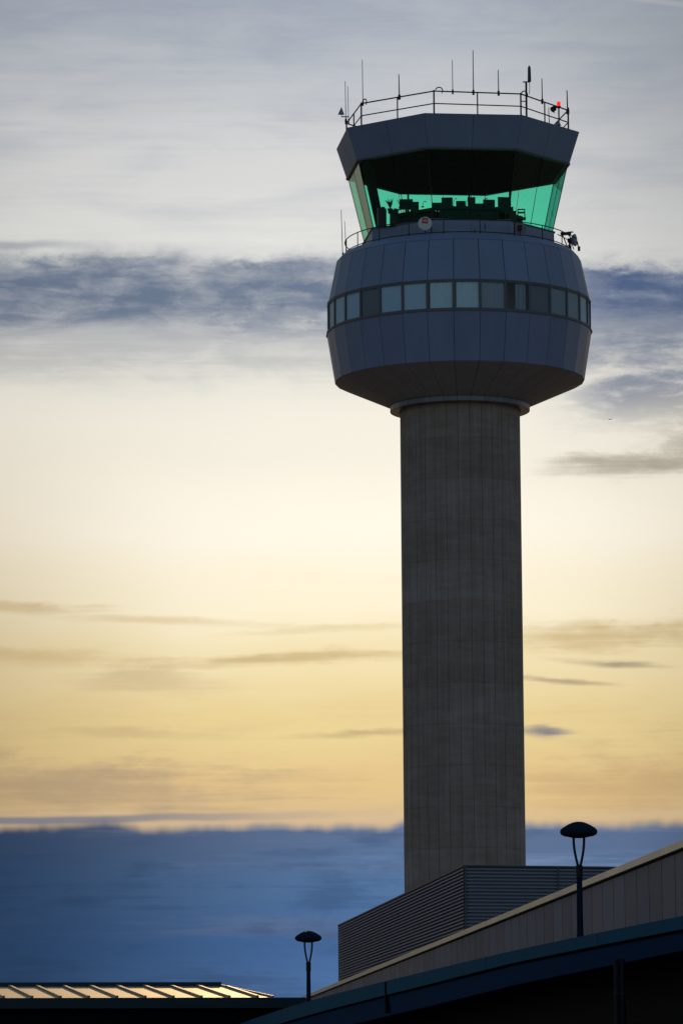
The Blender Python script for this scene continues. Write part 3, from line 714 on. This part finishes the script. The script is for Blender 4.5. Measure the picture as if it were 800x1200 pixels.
# ------------------------------------------------------------------ lamps
def lamp(x, ybase, Y, ytop, label, k=1.):
    p = at(x, ybase, Y); zb = H2; ztop = at(x, ytop, Y).z; Hh = ztop - zb
    hr = .345 * k; hh = .30 * k
    t = thing('street_lamp', (p.x, p.y, zb), label, 'street lamp', 'mushroom-headed lamps on the canopy')
    c = (p.x, p.y)
    q = MB(); zs_ = ztop - hh - .53 * k; q.lathe([(.07 * k, 0), (.07 * k, .03), (.06 * k, .04), (.052 * k, zs_ - .2 * k - zb)], 16, (p.x, p.y, zb), 0, True, True); q.build('pole', M['lamp'], t, smooth=True)
    q = MB(); q.lathe([(.063 * k, 0), (.063 * k, .22 * k), (.045 * k, .24 * k)], 16, (p.x, p.y, zs_ - .21 * k), 0, True, True); q.build('sleeve', M['lampdark'], t, smooth=True)
    for s_ in (-1, 1):
        q = MB(); path = []
        for i in range(9):
            u = i / 8; path.append((p.x + s_ * k * (.022 + .075 * math.sin(u * math.pi * .56)), p.y, zs_ + u * .56 * k))
        q.tube(path, .024 * k, 8); q.build('arm', M['lampdark'], t, smooth=True)
    zh = ztop - hh
    q = MB(); q.lathe([(.02, .03), (.12, .0), (.2, .02), (.28, .035), (.33, .062), (.35, .10), (.347, .14), (.32, .175), (.26, .215), (.19, .255), (.11, .288), (.05, .30), (.005, .302)], 32, (0, 0, 0), 0)
    q.v = [(v[0] * k + p.x, v[1] * k + p.y, v[2] * k + zh) for v in q.v]; q.build('lamp_head', M['lamp'], t, smooth=True)
lamp(679.3, 1094, 73.4, 963.0, 'nearer and larger mushroom-headed lamp on the blue canopy, right, against the panelled parapet', .92)
lamp(361.6, 1172, 116.5, 1091.0, 'farther and smaller mushroom-headed lamp on the blue canopy, left of the louvred enclosure', 1.04)

# ------------------------------------------------------------------ low pavilion with battened golden roof (left)
HE = at(200, 1169.6, 150).z; YAW = R_(10.3)
E0 = at(322, 1168.9, 150); E0.z = 0
ex = Vector((math.cos(YAW), math.sin(YAW), 0)); ey = Vector((-math.sin(YAW), math.cos(YAW), 0))
E0 = E0 - ex * 0
pav = thing('pavilion', E0, 'low dark pavilion with pale golden battened metal roof at lower left', 'building')
LR = 7.86; RISE = .617; LW = 22.0
def V(u, v, z): return E0 + ex * u + ey * v + Vector((0, 0, z))
ridge_u = -.7
hb = MB(); th = .06
def slab4(mb, a, b, c, d, t): mb.hexa([p - Vector((0, 0, t)) for p in (a, b, c, d)], [a, b, c, d])
a, b, c, d = V(-LW, 0, HE), V(0, 0, HE), V(ridge_u, LR, HE + RISE), V(-LW, LR, HE + RISE)
slab4(hb, a, b, c, d, th); hb.build('roof_slope', M['roofing'], pav)
hb = MB(); slab4(hb, V(-LW, 2 * LR, HE), V(-LW, LR + .001, HE + RISE - .01), V(ridge_u, LR + .001, HE + RISE - .01), V(0, 2 * LR, HE), th); hb.build('roof_slope', M['roofing'], pav)
hb = MB(); hb.add([V(.002, 0, HE), V(.002, 2 * LR, HE), V(ridge_u, LR, HE + RISE)], [(0, 1, 2)]); hb.build('roof_hip', M['roofing'], pav)
u = -.62
while u > -LW:
    dv = 0
    bt = MB(); w = .05; h = .075
    v1 = LR if u < ridge_u else LR * (-u) / (-ridge_u)
    z1 = HE + RISE * v1 / LR
    bt.hexa([V(u - w, -.05, HE), V(u + w, -.05, HE), V(u + w, v1, z1), V(u - w, v1, z1)], [V(u - w, -.05, HE + h), V(u + w, -.05, HE + h), V(u + w, v1, z1 + h), V(u - w, v1, z1 + h)])
    bt.build('roof_batten', M['batten'], pav); u -= .985
hb = MB(); hb.hexa([V(-LW, LR - .12, HE + RISE - .03), V(ridge_u, LR - .12, HE + RISE - .03), V(ridge_u, LR + .12, HE + RISE - .03), V(-LW, LR + .12, HE + RISE - .03)],
                   [V(-LW, LR - .10, HE + RISE + .15), V(ridge_u, LR - .10, HE + RISE + .15), V(ridge_u, LR + .10, HE + RISE + .15), V(-LW, LR + .10, HE + RISE + .15)]); hb.build('ridge_cap', M['leaden'], pav)
hb = MB(); hb.tube([V(ridge_u, LR, HE + RISE + .02), V(-.05, .05, HE + .02)], .05, 6); hb.build('hip_cap', M['batten'], pav)
fb = MB()
fb.hexa([V(-LW, -.12, HE - .37), V(.95, -.12, HE - .37), V(.95, 0, HE - .37), V(-LW, 0, HE - .37)], [V(-LW, -.12, HE - .01), V(.95, -.12, HE - .01), V(.95, 0, HE - .01), V(-LW, 0, HE - .01)])
fb.hexa([V(.95, -.12, HE - .37), V(1.07, -.12, HE - .37), V(1.07, 2 * LR, HE - .37), V(.95, 2 * LR, HE - .37)], [V(.95, -.12, HE - .01), V(1.07, -.12, HE - .01), V(1.07, 2 * LR, HE - .01), V(.95, 2 * LR, HE - .01)])
fb.build('eaves_fascia', M['leaden'], pav)
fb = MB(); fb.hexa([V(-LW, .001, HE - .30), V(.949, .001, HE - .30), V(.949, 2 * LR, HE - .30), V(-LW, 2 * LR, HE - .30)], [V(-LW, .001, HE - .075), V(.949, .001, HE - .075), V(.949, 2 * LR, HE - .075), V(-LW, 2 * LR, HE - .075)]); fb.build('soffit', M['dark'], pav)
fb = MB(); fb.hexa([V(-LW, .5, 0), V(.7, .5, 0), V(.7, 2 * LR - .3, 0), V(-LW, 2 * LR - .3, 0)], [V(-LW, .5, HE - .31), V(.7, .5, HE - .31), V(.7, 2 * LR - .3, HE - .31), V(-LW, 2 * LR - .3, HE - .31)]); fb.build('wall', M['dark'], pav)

# ------------------------------------------------------------------ distant aircraft
p = at(714.3, 491.3, 3500)
t = thing('airliner', p, 'tiny distant airliner in the sky to the right of the tower', 'aircraft')
q = MB(); q.tube([p + Vector((x, 0, 0)) for x in (-1.6, -1.2, -.3, .9, 1.6)], [.05, .22, .26, .2, .05], 10); q.build('fuselage', M['aircraft'], t)
q = MB(); q.hexa([p + Vector(v) for v in ((-.2, -1.7, .05), (.1, -1.7, .05), (.5, 0, -.1), (-.3, 0, -.1))], [p + Vector(v) for v in ((-.2, -1.7, .1), (.1, -1.7, .1), (.5, 0, 0), (-.3, 0, 0))])
q.hexa([p + Vector(v) for v in ((-.2, 1.7, .05), (.1, 1.7, .05), (.5, 0, -.1), (-.3, 0, -.1))], [p + Vector(v) for v in ((-.2, 1.7, .1), (.1, 1.7, .1), (.5, 0, 0), (-.3, 0, 0))]); q.build('wing', M['aircraft'], t)
q = MB(); q.hexa([p + Vector(v) for v in ((1.1, -.03, .1), (1.5, -.03, .1), (1.5, .03, .1), (1.1, .03, .1))], [p + Vector(v) for v in ((1.4, -.03, .65), (1.6, -.03, .65), (1.6, .03, .65), (1.4, .03, .65))]); q.build('tail_fin', M['aircraft'], t)

# ------------------------------------------------------------------ sun and sky
SUN_AZ, SUN_EL = R_(2.0), R_(10.7)
ld = bpy.data.lights.new('sun', 'SUN'); ld.energy = 2.8; ld.angle = R_(1.2); ld.color = (1.0, .64, .30)
so = bpy.data.objects.new('sun', ld); col.objects.link(so)
sd = Vector((math.sin(SUN_AZ) * math.cos(SUN_EL), math.cos(SUN_AZ) * math.cos(SUN_EL), math.sin(SUN_EL)))
so.rotation_euler = (-sd).to_track_quat('-Z', 'Y').to_euler(); so.location = sd * 400

w = bpy.data.worlds.new('World'); w.cycles.sampling_method = 'MANUAL'; w.cycles.sample_map_resolution = 512; sc.world = w; w.use_nodes = True
nt = w.node_tree; NN = nt.nodes; L = nt.links.new
class S:
    def __init__(s, k): s.k = k
def sk(v): return v.k if isinstance(v, S) else v
def mth(op, a, b=None, c=None, clamp=False):
    n = NN.new('ShaderNodeMath'); n.operation = op; n.use_clamp = clamp
    for i, v in enumerate((a, b, c)):
        if v is None: continue
        if isinstance(v, S): L(v.k, n.inputs[i])
        else: n.inputs[i].default_value = v
    return S(n.outputs[0])
S.__add__ = lambda a, b: mth('ADD', a, b); S.__radd__ = lambda a, b: mth('ADD', b, a)
S.__sub__ = lambda a, b: mth('SUBTRACT', a, b); S.__rsub__ = lambda a, b: mth('SUBTRACT', b, a)
S.__mul__ = lambda a, b: mth('MULTIPLY', a, b); S.__rmul__ = lambda a, b: mth('MULTIPLY', b, a)
S.__truediv__ = lambda a, b: mth('DIVIDE', a, b)
def sstep(v, a, b):
    n = NN.new('ShaderNodeMapRange'); n.interpolation_type = 'SMOOTHSTEP'; L(v.k, n.inputs[0])
    n.inputs[1].default_value = a; n.inputs[2].default_value = b; n.inputs[3].default_value = 0; n.inputs[4].default_value = 1
    if a > b: n.inputs[1].default_value = b; n.inputs[2].default_value = a; n.inputs[3].default_value = 1; n.inputs[4].default_value = 0
    return S(n.outputs[0])
tc = NN.new('ShaderNodeTexCoord'); sp = NN.new('ShaderNodeSeparateXYZ'); L(tc.outputs['Generated'], sp.inputs[0])
X, Y, Zc = (S(sp.outputs[i]) for i in range(3))
AZ = mth('ARCTAN2', X, Y); EL = mth('ARCSINE', Zc)
H = AZ * (5000.0 * 1.0) + 400.0          # px-like units: x of the photo
Vv = EL * (-5025.0) + 1300.0             # y of the photo
def comb(a, b, c=0.):
    n = NN.new('ShaderNodeCombineXYZ')
    for i, v in enumerate((a, b, c)):
        if isinstance(v, S): L(v.k, n.inputs[i])
        else: n.inputs[i].default_value = v
    return n.outputs[0]
def noise(sx, sy, seed, det=6, rough=.55, dist=0., hh=None, vv=None):
    n = NN.new('ShaderNodeTexNoise'); n.inputs['Scale'].default_value = 1; n.inputs['Detail'].default_value = det
    n.inputs['Roughness'].default_value = rough; n.inputs['Distortion'].default_value = dist
    L(comb((hh or H) * (1 / sx), (vv or Vv) * (1 / sy), seed), n.inputs['Vector']); return S(n.outputs[0])
def lin(c):
    f = lambda q: ((q / 255 + .055) / 1.055) ** 2.4 if q / 255 > .04045 else q / 255 / 12.92
    return (f(c[0]), f(c[1]), f(c[2]), 1)
def mixc(fac, a, b, mode='MIX'):
    n = NN.new('ShaderNodeMix'); n.data_type = 'RGBA'; n.blend_type = mode; n.clamp_factor = True
    if isinstance(fac, S): L(fac.k, n.inputs[0])
    else: n.inputs[0].default_value = fac
    for i, v in ((6, a), (7, b)):
        if isinstance(v, S): L(v.k, n.inputs[i])
        else: n.inputs[i].default_value = v
    return S(n.outputs[2])
def ramp(v, stops):
    n = NN.new('ShaderNodeValToRGB'); cr = n.color_ramp; n.color_ramp.interpolation = 'EASE'
    lo, hi = stops[0][0], stops[-1][0]
    L(((v - lo) / (hi - lo)).k, n.inputs[0])
    while len(cr.elements) < len(stops): cr.elements.new(.5)
    for e, (p, c) in zip(cr.elements, stops): e.position = (p - lo) / (hi - lo); e.color = lin(c)
    return S(n.outputs[0])
# slightly warped vertical coordinate so no band is ruler-straight
W1 = noise(300, 110, 3.1, 3) - .5               # large shared warp
N1 = noise(150, 44, 1.7, 7, .62, .25)           # cloud bodies
N2 = noise(52, 22, 8.3, 5, .62, .2)             # puffs
N3 = noise(230, 11, 53.0, 6, .64)               # long fine streaks
N4 = noise(360, 85, 11.0, 6, .58, .3)           # soft high cloud
Vw = Vv + W1 * 70.0
base = ramp(Vw, [(-500, (95, 110, 135)), (-120, (140, 152, 170)), (0, (174, 182, 195)), (90, (197, 201, 207)), (190, (220, 220, 219)), (300, (229, 228, 223)), (430, (233, 229, 218)),
                 (520, (243, 237, 222)), (620, (253, 245, 227)), (710, (251, 239, 209)), (775, (242, 224, 178)), (850, (235, 211, 152)), (930, (229, 197, 140)), (1000, (190, 170, 150)), (1400, (120, 130, 150))])
f = sstep(N4 * .8 + (N3 - .5) * .25 + W1 * .3, .30, .56) * sstep(Vv, 470, 60)
base = mixc(f * .55, base, lin((158, 168, 185)))
f = sstep(N1 * .55 + N4 * .45, .44, .62) * sstep(Vv, 330, 120); base = mixc(f * .22, base, lin((226, 226, 222)))
f = sstep(H, 540, 860) * sstep(Vv, 620, 60); base = mixc(f * .45, base, lin((138, 147, 158)))
f = sstep(mth('ABSOLUTE', Vv - (H - 725.0) * .15), 5.0, 1.0) * sstep(H, 715, 745) * .35; base = mixc(f, base, lin((205, 205, 200)))
# dark mid-level band: billowed crisp top, ragged soft underside
right = sstep(H, 540, 700)
NB = noise(64, 30, 71.0, 7, .62, .35, hh=H + (N1 - .5) * 60.0, vv=Vv + (N2 - .5) * 26.0)
NS = noise(190, 20, 73.0, 6, .6, .1, vv=Vv + (N1 - .5) * 40.0)
topy = right * 12.0 + 297.0 + W1 * 26.0
te = Vv - topy + (NB - .5) * 46.0 + (N1 - .5) * 40.0
side = sstep(H, 600, 400) + sstep(H, 560, 740)
body = sstep(te, -3.0, 16.0) * sstep(Vv + (NB - .5) * 70.0 + (N1 - .5) * 70.0, 424.0, 372.0)
base = mixc(sstep(te, -14.0, 12.0) * sstep(Vv + (NB - .5) * 80.0, 470.0, 395.0) * side * .55, base, lin((174, 178, 184)))
core_ = sstep(mth('ABSOLUTE', Vv - 346.0 - W1 * 20.0), 62.0, 8.0)
dens = core_ * .75 + (NS - .5) * 2.4 + (NB - .5) * 2.5 + .10
bandc = mixc(sstep(dens, -.05, 1.35), mixc(right, lin((166, 171, 179)), lin((128, 140, 164))), mixc(right, lin((104, 119, 143)), lin((74, 94, 132))))
base = mixc(body * side * (sstep(dens, -.25, .5) * .55 + .42), base, bandc)
# fringe above the band, far left
f = sstep(mth('ABSOLUTE', Vv - 277.0 - N1 * 22.0), 8.0, 1.0) * sstep(H, 150, 10) * .5; base = mixc(f, base, lin((128, 138, 155)))
# broken cloud below the band: soft on the left, heavy on the right
f = sstep(mth('ABSOLUTE', Vv - 415.0), 55.0, 0.0) * sstep(N1 * .5 + N3 * .5, .42, .60); base = mixc(f * .40, base, lin((170, 172, 174)))
n4 = noise(120, 30, 14.4, 7, .62, .2)
f = sstep(mth('ABSOLUTE', Vv - 432.0 + (H - 760.0) * .10), 90.0, 25.0) * sstep(H, 620, 740) * sstep(n4 * .75 + N2 * .25, .38, .60); base = mixc(f * .85, base, lin((122, 133, 154)))
f = sstep(mth('ABSOLUTE', Vv - 505.0), 70.0, 10.0) * sstep(H, 690, 860) * sstep(n4 * .5 + N2 * .5, .40, .58); base = mixc(f * .60, base, lin((172, 166, 154)))
def wisp(base, x0, y0, wx, wy, slope, col_, a, seed=0, nsx=90, nsy=7):
    dx = (H - x0) / wx; dy = (Vv - y0 - (H - x0) * slope + (N1 - .5) * (wy * 4.5)) / (wy * 1.35)
    g_ = mth('EXPONENT', (dx * dx + dy * dy) * -1.0)
    return mixc(sstep(g_ + (N3 - .5) * 1.3 + (N2 - .5) * .7 + (N1 - .5) * .8, .05, 1.25) * sstep(g_, .02, .4) * (a * 1.0), base, lin(col_))
base = wisp(base, 750, 551, 115, 12, -.05, (172, 164, 148), .95)
base = wisp(base, 825, 525, 50, 16, -.2, (172, 166, 152), .8)
base = wisp(base, 20, 711, 100, 7, .06, (206, 182, 136), .8)
base = wisp(base, 190, 728, 150, 4, .04, (224, 202, 158), .7)
base = wisp(base, 400, 738, 130, 4, -.05, (224, 204, 158), .7)
base = wisp(base, 330, 774, 190, 6, -.025, (200, 174, 126), .8)
base = wisp(base, 170, 797, 100, 13, .03, (200, 178, 136), .6)
base = wisp(base, 30, 768, 130, 9, .0, (212, 188, 138), .7)
base = wisp(base, 740, 745, 170, 20, -.06, (204, 180, 130), .85)
base = wisp(base, 725, 783, 66, 3.5, .06, (156, 142, 122), .9)
base = wisp(base, 665, 803, 60, 3.0, .07, (164, 146, 122), .8)
base = wisp(base, 640, 861, 32, 6, .04, (132, 130, 136), 1.0)
base = wisp(base, 150, 860, 90, 5, .05, (206, 182, 136), .7)
base = wisp(base, 420, 861, 90, 3.5, -.03, (190, 166, 122), .8)
base = wisp(base, 60, 925, 280, 26, .0, (172, 150, 130), .75)
base = wisp(base, 760, 925, 150, 28, .0, (202, 170, 124), .7)
f = sstep(mth('ABSOLUTE', Vv - 900.0), 120.0, 20.0) * sstep(N3 * .4 + N1 * .6, .46, .64); base = mixc(f * .22, base, lin((200, 170, 126)))
f = sstep(mth('ABSOLUTE', H - 450.0), 180.0, 600.0) * sstep(Vv, 430, 760); base = mixc(f * .50, base, lin((186, 160, 116)))
# low blue bank with a softly billowed top
be = noise(44, 150, 50.5, 2.2, .5); b2 = noise(150, 900, 57.0, 2)
edge = 970.0 - (be - .5) * 22.0 - (b2 - .5) * 24.0
fk = sstep(Vv - edge, -6, 8)
bank = ramp(Vv + (N3 - .5) * 60.0 + (N1 - .5) * 50.0 + W1 * 30.0, [(955, (132, 140, 158)), (980, (96, 116, 150)), (1035, (86, 118, 160)), (1100, (74, 110, 160)), (1160, (82, 118, 168)), (1300, (80, 106, 150)), (1500, (60, 75, 105))])
f = sstep(mth('ABSOLUTE', Vv - 1016.0 - W1 * 12.0), 17.0, 3.0) * sstep(N3, .42, .60) * sstep(H, 60, 420); bank = mixc(f * .65, bank, lin((128, 146, 178)))
f = sstep(mth('ABSOLUTE', Vv - 1086.0 - W1 * 12.0), 22.0, 4.0) * sstep(N3, .40, .60); bank = mixc(f * .50, bank, lin((112, 130, 160)))
f = sstep(N1 * .6 + N3 * .4, .48, .62); bank = mixc(f * .45, bank, lin((58, 80, 116)))
bank = mixc(sstep(H, 470, -60) * .84, bank, lin((32, 54, 84)))
bank = mixc(sstep(H, 700, 900) * .5, bank, lin((40, 60, 94)))
base = mixc(sstep(mth('ABSOLUTE', Vv - edge + 10.0), 12.0, 0.0) * .35, base, lin((226, 196, 158)))
base = mixc(fk, base, bank)
f = sstep(mth('ABSOLUTE', Vv - 961.0 + (H - 100.0) * .015 - (b2 - .5) * 8.0), 7.0, 1.5) * sstep(H, 480, 60) * .8; base = mixc(f, base, lin((112, 120, 142)))
# glow falloff centred mid-frame, with lens vignette darkening painted into the sky
dx = (H - 430.0) / 620.0; dy = (Vv - 620.0) / 900.0
gl = mth('EXPONENT', (dx * dx + dy * dy) * -.50)
gl = gl * .72 + .33
front = mixc(1.0, base, S(comb(gl, gl, gl)), 'MULTIPLY')
# physical sky everywhere else
sky = NN.new('ShaderNodeTexSky'); sky.sky_type = 'NISHITA'; sky.sun_disc = False
sky.sun_elevation = SUN_EL; sky.sun_rotation = SUN_AZ; sky.altitude = 50; sky.air_density = 1.2; sky.dust_density = 1.5; sky.ozone_density = 2.0
SKY_STRENGTH = .075
nis = NN.new('ShaderNodeVectorMath'); nis.operation = 'SCALE'; nis.inputs['Scale'].default_value = 1.0; L(sky.outputs[0], nis.inputs[0])
# the glowing bank of thin cloud fades out to the sides and overhead
maskf = sstep(mth('ABSOLUTE', AZ), R_(75), R_(14)) * sstep(EL, R_(42), R_(17)) 
bg1 = NN.new('ShaderNodeBackground'); bg1.inputs[1].default_value = SKY_STRENGTH; L(nis.outputs[0], bg1.inputs[0])
bg2 = NN.new('ShaderNodeBackground'); bg2.inputs[1].default_value = 1.0; L(front.k, bg2.inputs[0])
mx = NN.new('ShaderNodeMixShader'); L(maskf.k, mx.inputs[0]); L(bg1.outputs[0], mx.inputs[1]); L(bg2.outputs[0], mx.inputs[2])
L(mx.outputs[0], NN['World Output'].inputs[0])

vs_ = sc.view_settings; vs_.view_transform = 'Standard'; vs_.look = 'None'; vs_.exposure = 0; vs_.gamma = 1; vs_.use_curve_mapping = False
sc.cycles.max_bounces = 8; sc.cycles.transparent_max_bounces = 16
